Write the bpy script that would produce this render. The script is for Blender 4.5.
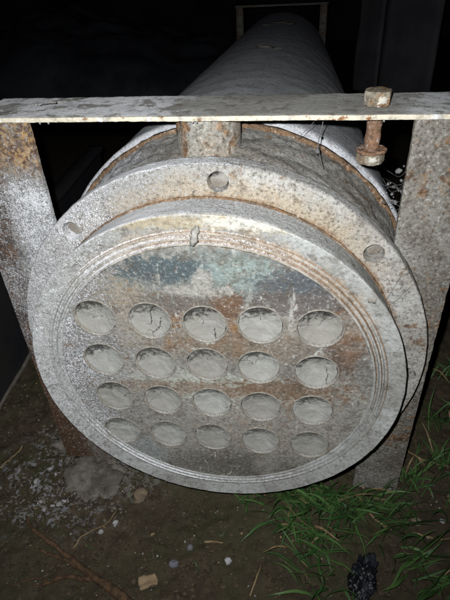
import bpy, bmesh, math, random
from mathutils import Vector, Matrix, noise
from mathutils.geometry import delaunay_2d_cdt

S = bpy.context.scene
for o in list(bpy.data.objects):
    bpy.data.objects.remove(o)
COL = S.collection
AZ = 0.24                       # height of the exchanger axis above the soil
PI = math.pi
random.seed(7)

# ------------------------------------------------------------------ camera
RIGHT = Vector((0.98923667, 0.1388357, -0.04621098))
DOWN = Vector((0.04298057, -0.57758294, -0.81519974))
FWD = Vector((-0.13986949, 0.8044393, -0.57733347))
EYE = Vector((0.0746, -0.3696, 0.3354 + AZ))
cd = bpy.data.cameras.new('camera')
cam = bpy.data.objects.new('camera', cd)
COL.objects.link(cam)
m = Matrix((RIGHT, -DOWN, -FWD)).transposed().to_4x4()
m.translation = EYE
cam.matrix_world = m
cd.sensor_fit = 'VERTICAL'
cd.sensor_height = 36
cd.sensor_width = 27
cd.lens = 36 * 494.04 / 600
cd.clip_start = 0.01
cd.clip_end = 500
S.camera = cam
S.render.resolution_x, S.render.resolution_y = 768, 1024

# ------------------------------------------------------------------ night sky
W = bpy.data.worlds.new('World')
S.world = W
W.use_nodes = True
wn = W.node_tree.nodes
sky = wn.new('ShaderNodeTexSky')
sky.sky_type = 'NISHITA'
sky.sun_disc = False
sky.sun_elevation = math.radians(-3)
sky.sun_rotation = math.radians(160)
W.node_tree.links.new(sky.outputs[0], wn['Background'].inputs[0])
wn['Background'].inputs[1].default_value = 0.06

# the phone's flash: the one lamp that lights this night picture, a little left of and above the lens
ld = bpy.data.lights.new('phone_flash', 'SPOT')
ld.energy = 17.5
ld.color = (0.975, 0.99, 1.0)
ld.shadow_soft_size = 0.003
ld.spot_size = math.radians(124)
ld.spot_blend = 1.0
flash = bpy.data.objects.new('phone_flash', ld)
COL.objects.link(flash)
fm = m.copy()
fm.translation = EYE - RIGHT * 0.014 - DOWN * 0.014
aim = (Vector((-0.05, -0.01, AZ + 0.15)) - fm.translation).normalized()
flash.matrix_world = Matrix.Translation(fm.translation) @ aim.to_track_quat('-Z', 'Y').to_matrix().to_4x4()

S.view_settings.view_transform = 'Standard'
S.view_settings.look = 'None'
S.view_settings.exposure = 0
S.view_settings.gamma = 1
S.view_settings.use_curve_mapping = False


# ------------------------------------------------------------------ helpers
def fbm(p, scale, octv=4, seed=0.0):
    return noise.fractal(Vector((p[0] * scale + seed, p[1] * scale - seed, p[2] * scale + 2 * seed)), 0.9, 2.1, octv)


def link(name, verts, faces, mat, parent=None, smooth=True, loc=None):
    me = bpy.data.meshes.new(name)
    me.from_pydata([tuple(v) for v in verts], [], faces)
    me.validate()
    me.update()
    bm = bmesh.new()
    bm.from_mesh(me)
    bmesh.ops.recalc_face_normals(bm, faces=bm.faces)
    bm.to_mesh(me)
    bm.free()
    if smooth:
        me.polygons.foreach_set('use_smooth', [True] * len(me.polygons))
    if mat:
        me.materials.append(mat)
    o = bpy.data.objects.new(name, me)
    COL.objects.link(o)
    if parent:
        o.parent = parent
    if loc is not None:
        o.location = loc
    return o


def auto_smooth(o, deg=35):
    me = o.data
    bm = bmesh.new()
    bm.from_mesh(me)
    for e in bm.edges:
        if len(e.link_faces) == 2 and e.calc_face_angle(0) > math.radians(deg):
            e.smooth = False
    bm.to_mesh(me)
    bm.free()
    return o


def tag(o, label, cat=None, group=None, kind=None):
    if label:
        o['label'] = label
    if cat:
        o['category'] = cat
    if group:
        o['group'] = group
    if kind:
        o['kind'] = kind
    return o


def thing(name, label, cat, loc=(0, 0, 0), group=None):
    o = bpy.data.objects.new(name, None)
    o.empty_display_size = 0.02
    COL.objects.link(o)
    o.location = loc
    return tag(o, label, cat, group)


def lathe(prof, segs=192, step=None, amp=0.0, nscale=120, closed=False):
    """profile of (radius, y) spun about the Y axis"""
    pts = []
    n = len(prof)
    for i in range(n if closed else n - 1):
        a, b = prof[i], prof[(i + 1) % n]
        d = math.hypot(b[0] - a[0], b[1] - a[1])
        k = max(1, int(d / step)) if step else 1
        for j in range(k):
            t = j / k
            pts.append((a[0] + (b[0] - a[0]) * t, a[1] + (b[1] - a[1]) * t))
    if not closed:
        pts.append(prof[-1])
    V, F = [], []
    m_ = len(pts)
    for s in range(segs):
        a = 2 * PI * s / segs
        c, sn = math.cos(a), math.sin(a)
        for i, (r, y) in enumerate(pts):
            p = Vector((r * c, y, r * sn))
            if amp:
                d = fbm(p, nscale, 4)
                i0, i1 = pts[i - 1 if i or closed else 0], pts[(i + 1) % m_ if (closed or i < m_ - 1) else i]
                nr, ny = (i1[1] - i0[1]), -(i1[0] - i0[0])
                ll = math.hypot(nr, ny) or 1
                p += Vector((c * nr / ll, ny / ll, sn * nr / ll)) * d * amp
            V.append(p)
    e = m_ if closed else m_ - 1
    for s in range(segs):
        t = (s + 1) % segs
        for i in range(e):
            j = (i + 1) % m_
            F.append((s * m_ + i, s * m_ + j, t * m_ + j, t * m_ + i))
    return V, F


def box_mesh(x0, x1, y0, y1, z0, z1, nx, ny, nz, amp=0.0, nscale=90, edge=0.0, seed=0.0):
    """box with subdivided, slightly dented faces and worn edges"""
    bm = bmesh.new()
    idx = {}

    def vert(i, j, k):
        if (i, j, k) not in idx:
            p = Vector((x0 + (x1 - x0) * i / nx, y0 + (y1 - y0) * j / ny, z0 + (z1 - z0) * k / nz))
            q = p.copy()
            if amp:
                q += Vector((fbm(p, nscale, 4, 3 + seed), fbm(p, nscale, 4, 11 + seed), fbm(p, nscale, 4, 23 + seed))) * amp
            on = (i in (0, nx)) + (j in (0, ny)) + (k in (0, nz))
            if edge and on >= 2:
                c = Vector(((x0 + x1) / 2, (y0 + y1) / 2, (z0 + z1) / 2))
                d = Vector((0, 0, 0))
                if i in (0, nx): d.x = math.copysign(1, c.x - p.x)
                if j in (0, ny): d.y = math.copysign(1, c.y - p.y)
                if k in (0, nz): d.z = math.copysign(1, c.z - p.z)
                q += d * edge * (0.35 + 0.9 * abs(fbm(p, 260, 3, seed)))
            idx[(i, j, k)] = bm.verts.new(q)
        return idx[(i, j, k)]
    for i in range(nx):
        for j in range(ny):
            for k in (0, nz):
                bm.faces.new((vert(i, j, k), vert(i + 1, j, k), vert(i + 1, j + 1, k), vert(i, j + 1, k)))
    for i in range(nx):
        for k in range(nz):
            for j in (0, ny):
                bm.faces.new((vert(i, j, k), vert(i + 1, j, k), vert(i + 1, j, k + 1), vert(i, j, k + 1)))
    for j in range(ny):
        for k in range(nz):
            for i in (0, nx):
                bm.faces.new((vert(i, j, k), vert(i, j + 1, k), vert(i, j + 1, k + 1), vert(i, j, k + 1)))
    bmesh.ops.recalc_face_normals(bm, faces=bm.faces)
    bm.verts.index_update()
    V = [v.co.copy() for v in bm.verts]
    F = [tuple(v.index for v in f.verts) for f in bm.faces]
    bm.free()
    return V, F


def tube(path, radii, segs=8, amp=0.0, nscale=200, cap=True):
    V, F = [], []
    up = Vector((0.13, 0.2, 0.97))
    n = len(path)
    for i in range(n):
        t = (path[min(i + 1, n - 1)] - path[max(i - 1, 0)]).normalized()
        a = t.cross(up)
        if a.length < 1e-4:
            a = t.cross(Vector((1, 0, 0)))
        a.normalize()
        b = t.cross(a)
        for s in range(segs):
            g = 2 * PI * s / segs
            d = a * math.cos(g) + b * math.sin(g)
            r = radii[i]
            p = path[i] + d * r
            if amp:
                p += d * fbm(p, nscale, 3) * amp
            V.append(p)
    for i in range(n - 1):
        for s in range(segs):
            t = (s + 1) % segs
            F.append((i * segs + s, i * segs + t, (i + 1) * segs + t, (i + 1) * segs + s))
    if cap:
        F.append(tuple(range(segs)))
        F.append(tuple((n - 1) * segs + s for s in reversed(range(segs))))
    return V, F


def curve_pts(ctrl, n):
    out = []
    c = [Vector(p) for p in ctrl]
    c = [c[0] * 2 - c[1]] + c + [c[-1] * 2 - c[-2]]
    segs = len(c) - 3
    for i in range(n):
        u = i / (n - 1) * segs
        k = min(int(u), segs - 1)
        t = u - k
        p0, p1, p2, p3 = c[k:k + 4]
        out.append(0.5 * ((2 * p1) + (p2 - p0) * t + (2 * p0 - 5 * p1 + 4 * p2 - p3) * t * t + (3 * p1 - p0 - 3 * p2 + p3) * t ** 3))
    return out


def rock(size, seed, sub=3, amp=0.35, flat=0.25, nscale=None):
    bm = bmesh.new()
    bmesh.ops.create_icosphere(bm, subdivisions=sub, radius=1)
    for v in bm.verts:
        d = 1 + amp * noise.fractal(v.co * 1.1 + Vector((seed, seed * 2, 0)), 0.9, 2.0, 3) + amp * 0.35 * noise.fractal(v.co * 4 + Vector((seed, 0, 0)), 0.8, 2.0, 4)
        v.co *= d
        if v.co.z < -flat:
            v.co.z = -flat
        v.co = Vector((v.co.x * size[0], v.co.y * size[1], v.co.z * size[2]))
    bm.verts.index_update()
    V = [v.co.copy() for v in bm.verts]
    F = [tuple(v.index for v in f.verts) for f in bm.faces]
    bm.free()
    return V, F


# ------------------------------------------------------------------ node helper
class Mat:
    def __init__(self, name, rough=0.8, spec=0.3):
        self.m = bpy.data.materials.new(name)
        self.m.use_nodes = True
        self.t = self.m.node_tree
        self.b = self.t.nodes['Principled BSDF']
        self.b.inputs['Roughness'].default_value = rough
        self.b.inputs['Specular IOR Level'].default_value = spec
        self.P = self.t.nodes.new('ShaderNodeTexCoord').outputs['Object']
        self._sep = None

    def new(self, kind): return self.t.nodes.new(kind)

    def put(self, sock, v):
        if isinstance(v, bpy.types.NodeSocket):
            self.t.links.new(v, sock)
        elif isinstance(v, tuple) and len(v) == 3 and sock.type == 'RGBA':
            sock.default_value = (*v, 1)
        else:
            sock.default_value = v

    def noise(self, scale, detail=5, rough=0.6, dist=0.0, vec=None, off=None):
        n = self.new('ShaderNodeTexNoise')
        v = vec or self.P
        if off:
            a = self.new('ShaderNodeVectorMath'); a.operation = 'ADD'
            self.put(a.inputs[0], v); a.inputs[1].default_value = off
            v = a.outputs[0]
        self.put(n.inputs['Vector'], v)
        n.inputs['Scale'].default_value = scale
        n.inputs['Detail'].default_value = detail
        n.inputs['Roughness'].default_value = rough
        n.inputs['Distortion'].default_value = dist
        return n.outputs['Fac']

    def voronoi(self, scale, feature='F1', out='Distance', vec=None):
        n = self.new('ShaderNodeTexVoronoi')
        n.feature = feature
        self.put(n.inputs['Vector'], vec or self.P)
        n.inputs['Scale'].default_value = scale
        return n.outputs[out]

    def math(self, op, a, b=0.0, clamp=False):
        n = self.new('ShaderNodeMath')
        n.operation = op
        n.use_clamp = clamp
        self.put(n.inputs[0], a)
        self.put(n.inputs[1], b)
        return n.outputs[0]

    def step(self, v, lo, hi, a=0.0, b=1.0):
        n = self.new('ShaderNodeMapRange')
        n.interpolation_type = 'SMOOTHSTEP'
        self.put(n.inputs[0], v)
        n.inputs[1].default_value = lo
        n.inputs[2].default_value = hi
        n.inputs[3].default_value = a
        n.inputs[4].default_value = b
        return n.outputs[0]

    def mix(self, f, a, b, mode='MIX'):
        n = self.new('ShaderNodeMix')
        n.data_type = 'RGBA'
        n.blend_type = mode
        self.put(n.inputs[0], f)
        self.put(n.inputs[6], a)
        self.put(n.inputs[7], b)
        return n.outputs[2]

    def xyz(self):
        if not self._sep:
            s = self.new('ShaderNodeSeparateXYZ')
            self.put(s.inputs[0], self.P)
            self._sep = s.outputs
        return self._sep

    def radius(self):
        x, y, z = self.xyz()
        return self.math('SQRT', self.math('ADD', self.math('MULTIPLY', x, x), self.math('MULTIPLY', z, z)))

    def blob(self, cx, cz, rx, rz, soft=0.5, warp=0.6, nscale=60, nd=7):
        """a ragged-edged stain in the local x-z plane"""
        x, y, z = self.xyz()
        a = self.math('DIVIDE', self.math('SUBTRACT', x, cx), rx)
        b = self.math('DIVIDE', self.math('SUBTRACT', z, cz), rz)
        d = self.math('SQRT', self.math('ADD', self.math('MULTIPLY', a, a), self.math('MULTIPLY', b, b)))
        n = self.noise(nscale * 0.8, nd, 0.72, 0.6, off=(cx * 7, 0.3, cz * 9))
        d = self.math('ADD', d, self.math('MULTIPLY', self.math('SUBTRACT', n, 0.5), warp * 4))
        if not hasattr(self, 'hf'):
            self.hf = self.math('SUBTRACT', self.noise(260, 4, 0.75, off=(1.7, 2.9, 0.4)), 0.5)
        d = self.math('ADD', d, self.math('MULTIPLY', self.hf, 2.0))
        return self.step(d, 1 - soft, 1 + soft, 0.9, 0.0)

    def bump(self, h, strength=0.5, dist=0.001):
        n = self.new('ShaderNodeBump')
        n.inputs['Strength'].default_value = strength
        n.inputs['Distance'].default_value = dist
        self.put(n.inputs['Height'], h)
        self.put(self.b.inputs['Normal'], n.outputs[0])

    def attr(self, name):
        n = self.new('ShaderNodeAttribute')
        n.attribute_name = name
        return n.outputs['Fac']

    def color(self, c):
        self.put(self.b.inputs['Base Color'], c)
        return self.m


GREY = (0.30, 0.29, 0.262)
GREY2 = (0.17, 0.17, 0.16)
RUST = (0.25, 0.15, 0.075)
RUST2 = (0.075, 0.036, 0.02)
DUST = (0.65, 0.66, 0.68)
TAN = (0.36, 0.29, 0.20)


def dusty_metal(name, base=GREY, base2=GREY2, rust=RUST, rust2=RUST2, rust_at=0.6, dust_at=0.62, dust=DUST,
                dust_bias=None, custom=None, rough=0.8, bump=0.6, speck=760, grit=1.0, settle=0.09, pale=(0.58, 0.58, 0.55)):
    M = Mat(name, max(rough, 0.88), 0.15)
    big = M.noise(17, 6, 0.6)
    mid = M.noise(75, 8, 0.68)
    fine = M.noise(330, 6, 0.72)
    spk = M.noise(speck, 4, 0.75)
    col = M.mix(M.step(big, 0.36, 0.64), base, base2)
    rc = M.mix(M.step(M.noise(130, 6, 0.7, off=(3, 1, 2)), 0.38, 0.62), rust, rust2)
    rm = M.step(M.math('ADD', M.math('MULTIPLY', mid, 0.65), M.math('MULTIPLY', M.noise(11, 5, 0.6, off=(5, 5, 5)), 0.45)), rust_at - 0.04, rust_at + 0.06)
    col = M.mix(rm, col, rc)
    if custom:
        col = custom(M, col)
    # grain: dark pits and paler crumbs
    col = M.mix(M.step(mid, 0.50, 0.34, 0, 0.55), col, (0.085, 0.066, 0.048))
    col = M.mix(M.step(fine, 0.50, 0.34, 0, 0.85 * grit), col, (0.055, 0.048, 0.04))
    col = M.mix(M.step(fine, 0.54, 0.68, 0, 0.6 * grit), col, pale)
    dm = M.math('ADD', M.math('MULTIPLY', spk, 0.6), M.math('MULTIPLY', fine, 0.25))
    dm = M.math('ADD', dm, M.math('MULTIPLY', big, 0.2))
    if dust_bias:
        dm = M.math('ADD', dm, dust_bias(M))
    # dust settles on what faces up
    gn = M.new('ShaderNodeSeparateXYZ')
    M.put(gn.inputs[0], M.new('ShaderNodeNewGeometry').outputs['True Normal'])
    dm = M.math('ADD', dm, M.step(gn.outputs[2], 0.35, 0.95, 0.0, settle))
    dmask = M.step(dm, dust_at - 0.05, dust_at + 0.075)
    col = M.mix(dmask, col, dust)
    h = M.math('ADD', M.math('MULTIPLY', fine, 0.8), M.math('MULTIPLY', mid, 1.2))
    h = M.math('ADD', h, M.math('MULTIPLY', dmask, 0.35))
    M.bump(h, min(1.0, bump * 1.15), 0.0016)
    return M.color(col)


def bias_left(M, lo=0.03, hi=-0.19, amt=0.2, zamt=0.0):
    x, y, z = M.xyz()
    v = M.step(M.math('ADD', x, M.math('MULTIPLY', M.math('SUBTRACT', M.noise(14, 4), 0.5), 0.12)), hi, lo, amt, 0.0)
    if zamt:
        v = M.math('ADD', v, M.step(z, -0.05, 0.17, 0, zamt))
    return v


# ---- tube sheet face: patina, limescale, rust stains
def sheet_custom(M, col):
    r = M.radius()
    x, y, z = M.xyz()
    # grey brown film on the lower half, tan film on the upper
    col = M.mix(M.step(z, 0.02, -0.08, 0, 0.8), col, (0.285, 0.27, 0.238))
    col = M.mix(M.blob(0.02, -0.128, 0.075, 0.022, 0.6, 0.35), col, (0.12, 0.113, 0.097))
    col = M.mix(M.math('MULTIPLY', M.blob(-0.07, 0.085, 0.03, 0.045, 0.5, 0.6, 50), 0.75), col, (0.30, 0.255, 0.19))
    col = M.mix(M.math('MULTIPLY', M.blob(0.01, 0.045, 0.06, 0.016, 0.5, 0.9, 80), 0.8), col, (0.20, 0.15, 0.105))
    col = M.mix(M.math('MULTIPLY', M.blob(0.07, 0.047, 0.04, 0.02, 0.5, 0.9, 80), 0.6), col, (0.20, 0.165, 0.13))
    col = M.mix(M.blob(0.0, -0.006, 0.09, 0.02, 0.5, 1.0, 70), col, (0.40, 0.42, 0.37))
    col = M.mix(M.math('MULTIPLY', M.blob(-0.01, -0.012, 0.09, 0.010, 0.3, 1.1, 120), 0.75), col, (0.20, 0.125, 0.075))
    # patina
    col = M.mix(M.blob(0.02, 0.118, 0.085, 0.026, 0.35, 0.55, 60), col, (0.155, 0.175, 0.165))
    col = M.mix(M.blob(-0.036, 0.123, 0.042, 0.013, 0.35, 0.6, 110), col, (0.06, 0.085, 0.095))
    col = M.mix(M.blob(0.03, 0.122, 0.026, 0.014, 0.5, 0.8, 90), col, (0.215, 0.265, 0.25))
    col = M.mix(M.blob(0.077, 0.112, 0.035, 0.014, 0.4, 0.7, 110), col, (0.07, 0.08, 0.092))
    col = M.mix(M.blob(0.075, 0.095, 0.04, 0.012, 0.4, 0.9, 120), col, (0.11, 0.10, 0.095))
    col = M.mix(M.blob(-0.02, 0.089, 0.05, 0.012, 0.4, 1.0, 130), col, (0.13, 0.115, 0.10))
    col = M.mix(M.blob(0.018, 0.092, 0.012, 0.014, 0.4, 0.9, 130), col, (0.13, 0.075, 0.045))
    # pale slurry run down from the top
    col = M.mix(M.blob(-0.008, 0.104, 0.030, 0.006, 0.3, 0.9, 90), col, (0.31, 0.30, 0.27))
    col = M.mix(M.blob(-0.002, 0.115, 0.008, 0.010, 0.3, 0.9, 110), col, (0.31, 0.30, 0.27))
    col = M.mix(M.blob(-0.079, -0.118, 0.022, 0.03, 0.5, 0.5, 60), col, (0.27, 0.29, 0.28))
    col = M.mix(M.blob(0.052, -0.118, 0.014, 0.022, 0.4, 0.4, 60), col, (0.24, 0.235, 0.20))
    # runs down the plate: pale lime and rust
    st = M.new('ShaderNodeVectorMath'); st.operation = 'MULTIPLY'
    M.put(st.inputs[0], M.P); st.inputs[1].default_value = (1.0, 1.0, 0.13)
    run = M.noise(120, 5, 0.6, 0.3, vec=st.outputs[0])
    brk = M.noise(55, 8, 0.75, 0.8, off=(4, 4, 4))
    col = M.mix(M.math('MULTIPLY', M.step(run, 0.60, 0.70), M.step(brk, 0.42, 0.52, 0, 0.75)), col, (0.42, 0.42, 0.385))
    col = M.mix(M.math('MULTIPLY', M.step(run, 0.42, 0.34), M.step(brk, 0.52, 0.60, 0, 0.7)), col, (0.15, 0.085, 0.05))
    # flaked remains of pale paint with sharp edges
    flk = M.noise(48, 11, 0.78, 1.2, off=(8, 1, 3))
    col = M.mix(M.step(flk, 0.595, 0.615, 0, 0.8), col, (0.43, 0.44, 0.41))
    col = M.mix(M.math('MULTIPLY', M.step(flk, 0.565, 0.585), M.step(flk, 0.60, 0.59, 0, 0.7)), col, (0.12, 0.07, 0.045))
    # dark rust at the right edge of the tube field
    col = M.mix(M.math('MULTIPLY', M.blob(0.118, 0.038, 0.014, 0.022, 0.5, 0.9, 90), 0.8), col, (0.085, 0.04, 0.022))
    col = M.mix(M.math('MULTIPLY', M.blob(0.125, 0.06, 0.012, 0.03, 0.5, 0.9, 90), 0.6), col, (0.20, 0.13, 0.085))
    col = M.mix(M.blob(0.07, -0.005, 0.05, 0.012, 0.5, 1.0, 100), col, (0.17, 0.11, 0.07))
    return col


def rim_custom(M, col):
    r = M.radius()
    x, y, z = M.xyz()
    n = M.noise(70, 6, 0.65)
    up = M.step(M.math('ADD', z, M.math('MULTIPLY', x, 0.25)), 0.06, 0.15)
    g = M.math('MULTIPLY', up, M.step(M.math('ADD', r, M.math('MULTIPLY', M.math('SUBTRACT', n, 0.5), 0.03)), 0.168, 0.160))
    col = M.mix(M.math('MULTIPLY', g, 0.33), col, M.mix(M.step(n, 0.4, 0.6), (0.38, 0.26, 0.15), (0.25, 0.17, 0.10)))
    face = M.step(y, -0.0340, -0.0368)
    col = M.mix(M.math('MULTIPLY', face, M.blob(0.0, 0.168, 0.085, 0.007, 0.5, 0.6, 80)), col, (0.34, 0.29, 0.20))
    col = M.mix(M.math('MULTIPLY', face, M.blob(0.03, 0.168, 0.03, 0.006, 0.3, 1.0, 160)), col, (0.50, 0.49, 0.44))
    # rust caught in the grooves, cleaner ridges
    gr = M.math('SINE', M.math('MULTIPLY', M.math('SUBTRACT', r, 0.1475), 2 * PI / 0.0046))
    band = M.math('MULTIPLY', M.step(r, 0.146, 0.149), M.step(r, 0.163, 0.160))
    col = M.mix(M.math('MULTIPLY', M.math('MULTIPLY', M.step(gr, -0.25, -0.9), band), M.step(M.math('ADD', z, M.math('MULTIPLY', x, 0.6)), 0.0, 0.15, 0.3, 0.75)), col, (0.19, 0.11, 0.055))
    return col


def flange_custom(M, col):
    r = M.radius()
    x, y, z = M.xyz()
    n = M.noise(45, 7, 0.65)
    tanm = M.math('MULTIPLY', M.step(z, 0.08, 0.15), M.step(M.math('ADD', r, M.math('MULTIPLY', M.math('SUBTRACT', n, 0.5), 0.05)), 0.196, 0.180))
    col = M.mix(M.math('MULTIPLY', tanm, 0.7), col, TAN)
    rim = M.step(M.math('ADD', r, M.math('MULTIPLY', M.math('SUBTRACT', n, 0.5), 0.016)), 0.1775, 0.1725, 0, 0.7)
    col = M.mix(rim, col, (0.20, 0.115, 0.055))
    return col


mat_sheet = dusty_metal('tube_sheet_patina', rust_at=0.598, dust_at=0.655, custom=sheet_custom, bump=0.9, grit=0.7,
                        dust_bias=lambda M: bias_left(M, 0.02, -0.16, 0.15))
mat_rim = dusty_metal('cover_rim_dusty', (0.35, 0.36, 0.35), (0.24, 0.24, 0.225), rust_at=0.70, dust_at=0.70, custom=rim_custom, bump=0.5, grit=0.6, settle=0.16, speck=1000,
                      dust_bias=lambda M: bias_left(M, 0.05, -0.17, 0.165))
mat_flange = dusty_metal('flange_dusty', (0.385, 0.38, 0.36), (0.31, 0.295, 0.265), rust_at=0.635, dust_at=0.63, custom=flange_custom, bump=0.8, speck=1000,
                         dust_bias=lambda M: bias_left(M, 0.08, -0.16, 0.135))
mat_drum = dusty_metal('drum_mortar_crust', (0.31, 0.305, 0.28), (0.22, 0.20, 0.17), rust_at=0.63, dust_at=0.69, bump=1.0,
                       dust_bias=lambda M: bias_left(M, -0.02, -0.16, 0.16))
mat_shell = dusty_metal('shell_blue_grey', (0.60, 0.61, 0.64), (0.47, 0.48, 0.505), rust_at=0.74, dust_at=0.64, dust=(0.70, 0.71, 0.74), bump=0.9, grit=0.7, speck=380)
mat_stub = dusty_metal('stub_paint', (0.30, 0.30, 0.27), (0.24, 0.21, 0.17), rust_at=0.60, dust_at=0.69)
mat_gasket = dusty_metal('rusty_seam', (0.21, 0.13, 0.075), (0.12, 0.08, 0.05), rust_at=0.58, dust_at=0.70, settle=0.03)


def bar_custom(M, col):
    x, y, z = M.xyz()
    m1 = M.step(M.noise(26, 8, 0.68), 0.44, 0.49)
    left = M.step(M.math('ADD', x, M.math('MULTIPLY', M.noise(20, 3), 0.06)), 0.04, -0.03, 0.0, 1.0)
    right = M.step(M.math('ADD', x, M.math('MULTIPLY', M.noise(20, 3), 0.06)), 0.17, 0.2, 0.0, 0.7)
    col = M.mix(M.math('MULTIPLY', M.math('MULTIPLY', m1, M.math('MAXIMUM', left, right)), M.step(M.noise(420, 4, 0.7), 0.30, 0.46)), col, (0.74, 0.75, 0.77))
    # worn pale front lip with rust nicks
    lip = M.step(y, 0.0305, 0.0285)
    col = M.mix(M.math('MULTIPLY', lip, M.step(M.noise(60, 6, 0.7), 0.35, 0.5)), col, (0.52, 0.48, 0.38))
    col = M.mix(M.math('MULTIPLY', lip, M.step(M.noise(85, 6, 0.7, off=(2, 2, 2)), 0.56, 0.62)), col, (0.22, 0.11, 0.05))
    return col


mat_bar = dusty_metal('crossbar_grey', (0.33, 0.325, 0.305), (0.26, 0.25, 0.23), rust_at=0.68, dust_at=0.76, custom=bar_custom, bump=0.35, grit=0.4, settle=0.0)


def postl_custom(M, col):
    x, y, z = M.xyz()
    n = M.noise(45, 7, 0.7)
    e = M.step(M.math('ADD', M.math('ADD', x, M.math('MULTIPLY', z, 0.0)), M.math('MULTIPLY', M.math('SUBTRACT', n, 0.5), 0.07)), -0.192, -0.207)
    col = M.mix(e, col, M.mix(M.step(M.noise(110, 6, 0.7), 0.42, 0.58), (0.13, 0.065, 0.03), (0.05, 0.03, 0.022)))
    t = M.step(M.math('ADD', z, M.math('MULTIPLY', M.math('SUBTRACT', n, 0.5), 0.12)), 0.165, 0.20)
    col = M.mix(M.math('MULTIPLY', t, 0.85), col, M.mix(M.step(M.noise(150, 6, 0.7), 0.42, 0.55), (0.42, 0.25, 0.09), (0.10, 0.05, 0.03)))
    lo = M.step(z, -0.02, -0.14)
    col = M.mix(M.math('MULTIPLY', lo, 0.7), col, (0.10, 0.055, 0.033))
    return col


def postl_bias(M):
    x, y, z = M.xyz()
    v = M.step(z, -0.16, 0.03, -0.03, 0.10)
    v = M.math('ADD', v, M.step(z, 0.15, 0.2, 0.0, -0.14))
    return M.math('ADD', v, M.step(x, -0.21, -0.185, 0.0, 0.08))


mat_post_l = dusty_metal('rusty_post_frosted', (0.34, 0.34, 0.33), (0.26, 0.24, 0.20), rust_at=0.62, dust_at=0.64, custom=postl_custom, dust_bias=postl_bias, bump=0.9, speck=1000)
mat_post_r = dusty_metal('mortar_splashed_post', (0.27, 0.26, 0.235), (0.17, 0.155, 0.13), rust_at=0.60, dust_at=0.615, dust=(0.58, 0.58, 0.56), bump=1.2, speck=420,
                         dust_bias=lambda M: M.step(M.xyz()[2], -0.12, 0.02, -0.05, 0.0))
mat_bolt = dusty_metal('bolt_steel', (0.28, 0.26, 0.21), (0.20, 0.16, 0.11), rust_at=0.56, dust_at=0.72, bump=0.5)
mat_thread = dusty_metal('bolt_rust', (0.25, 0.13, 0.07), (0.19, 0.11, 0.07), rust_at=0.62, dust_at=0.70, bump=0.6)
mat_bore = Mat('bore_dark', 0.9).color((0.02, 0.019, 0.018))


def mortar_mat(name, c1, c2, crack_and_shade=True, speck_amt=0.5):
    M = Mat(name, 0.85, 0.25)
    n = M.noise(60, 7, 0.6)
    f = M.noise(420, 5, 0.7)
    col = M.mix(M.step(n, 0.36, 0.62), c1, c2)
    info = M.new('ShaderNodeObjectInfo').outputs['Random']
    col = M.mix(M.math('MULTIPLY', info, 0.55), col, (0.16, 0.145, 0.12))
    col = M.mix(M.step(M.noise(900, 3, 0.7), 0.62, 0.70, 0, speck_amt), col, (0.6, 0.6, 0.6))
    col = M.mix(M.step(f, 0.36, 0.28, 0, 0.5), col, (0.08, 0.075, 0.065))
    if crack_and_shade:
        col = M.mix(M.attr('crack_and_shade'), col, (0.018, 0.016, 0.014))  # cracks, plus shade painted along the upper edge of each plug
    M.bump(M.math('ADD', f, n), 0.3, 0.0006)
    return M.color(col)


mat_paint = mortar_mat('white_paint_fleck', (0.58, 0.56, 0.50), (0.44, 0.41, 0.34), crack_and_shade=False)
mat_plug = mortar_mat('plug_mortar', (0.31, 0.315, 0.295), (0.24, 0.24, 0.222))
mat_tube_end = dusty_metal('tube_end_scale', (0.30, 0.29, 0.26), (0.21, 0.19, 0.16), rust_at=0.62, dust_at=0.66)
mat_lump = mortar_mat('mortar_lump', (0.16, 0.145, 0.125), (0.08, 0.07, 0.056), crack_and_shade=False)

# ------------------------------------------------------------------ ground
def drop(y):
    t = min(max((y - 0.35) / 2.4, 0), 1)
    return -0.125 * t * t * (3 - 2 * t)


def ground_h(x, y):
    p = Vector((x, y, 0))
    near = 1 / (1 + max(0, math.hypot(x, y) - 1) * 0.4)
    h = 0.010 * noise.fractal(p * 7, 0.9, 2.0, 3) + 0.0048 * noise.fractal(p * 42 + Vector((3, 1, 0)), 0.8, 2.1, 4) * near
    h += 0.0012 * noise.fractal(p * 210, 0.7, 2.1, 3) * near
    return h + drop(y) - 0.001


def axis_samples(lo, hi, fine, far):
    out = []
    v = lo
    while v < hi:
        out.append(v)
        v += fine
    out.append(hi)
    s, v = fine, hi
    while v < far:
        s *= 1.25
        v += s
        out.append(v)
    s, v = fine, lo
    while v > -far:
        s *= 1.25
        v -= s
        out.insert(0, v)
    return out


xs = axis_samples(-0.42, 0.42, 0.0032, 40)
ys = axis_samples(-0.19, 0.32, 0.0032, 40)
V = [(x, y, ground_h(x, y)) for y in ys for x in xs]
nx = len(xs)
F = [(j * nx + i, j * nx + i + 1, (j + 1) * nx + i + 1, (j + 1) * nx + i) for j in range(len(ys) - 1) for i in range(nx - 1)]
G = Mat('damp_soil', 0.78, 0.3)
big = G.noise(9, 6, 0.6)
mid = G.noise(60, 8, 0.7)
fine = G.noise(380, 6, 0.75)
c = G.mix(G.step(mid, 0.36, 0.64), (0.038, 0.028, 0.017), (0.074, 0.056, 0.034))
c = G.mix(G.step(big, 0.42, 0.60, 0, 0.7), c, (0.048, 0.048, 0.021))
c = G.mix(G.step(fine, 0.42, 0.3, 0, 0.8), c, (0.010, 0.008, 0.006))
c = G.mix(G.step(fine, 0.60, 0.72, 0, 0.5), c, (0.11, 0.085, 0.055))
gx, gy, gz = G.xyz()
# spilled mortar dust on the soil beside the lump


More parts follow.
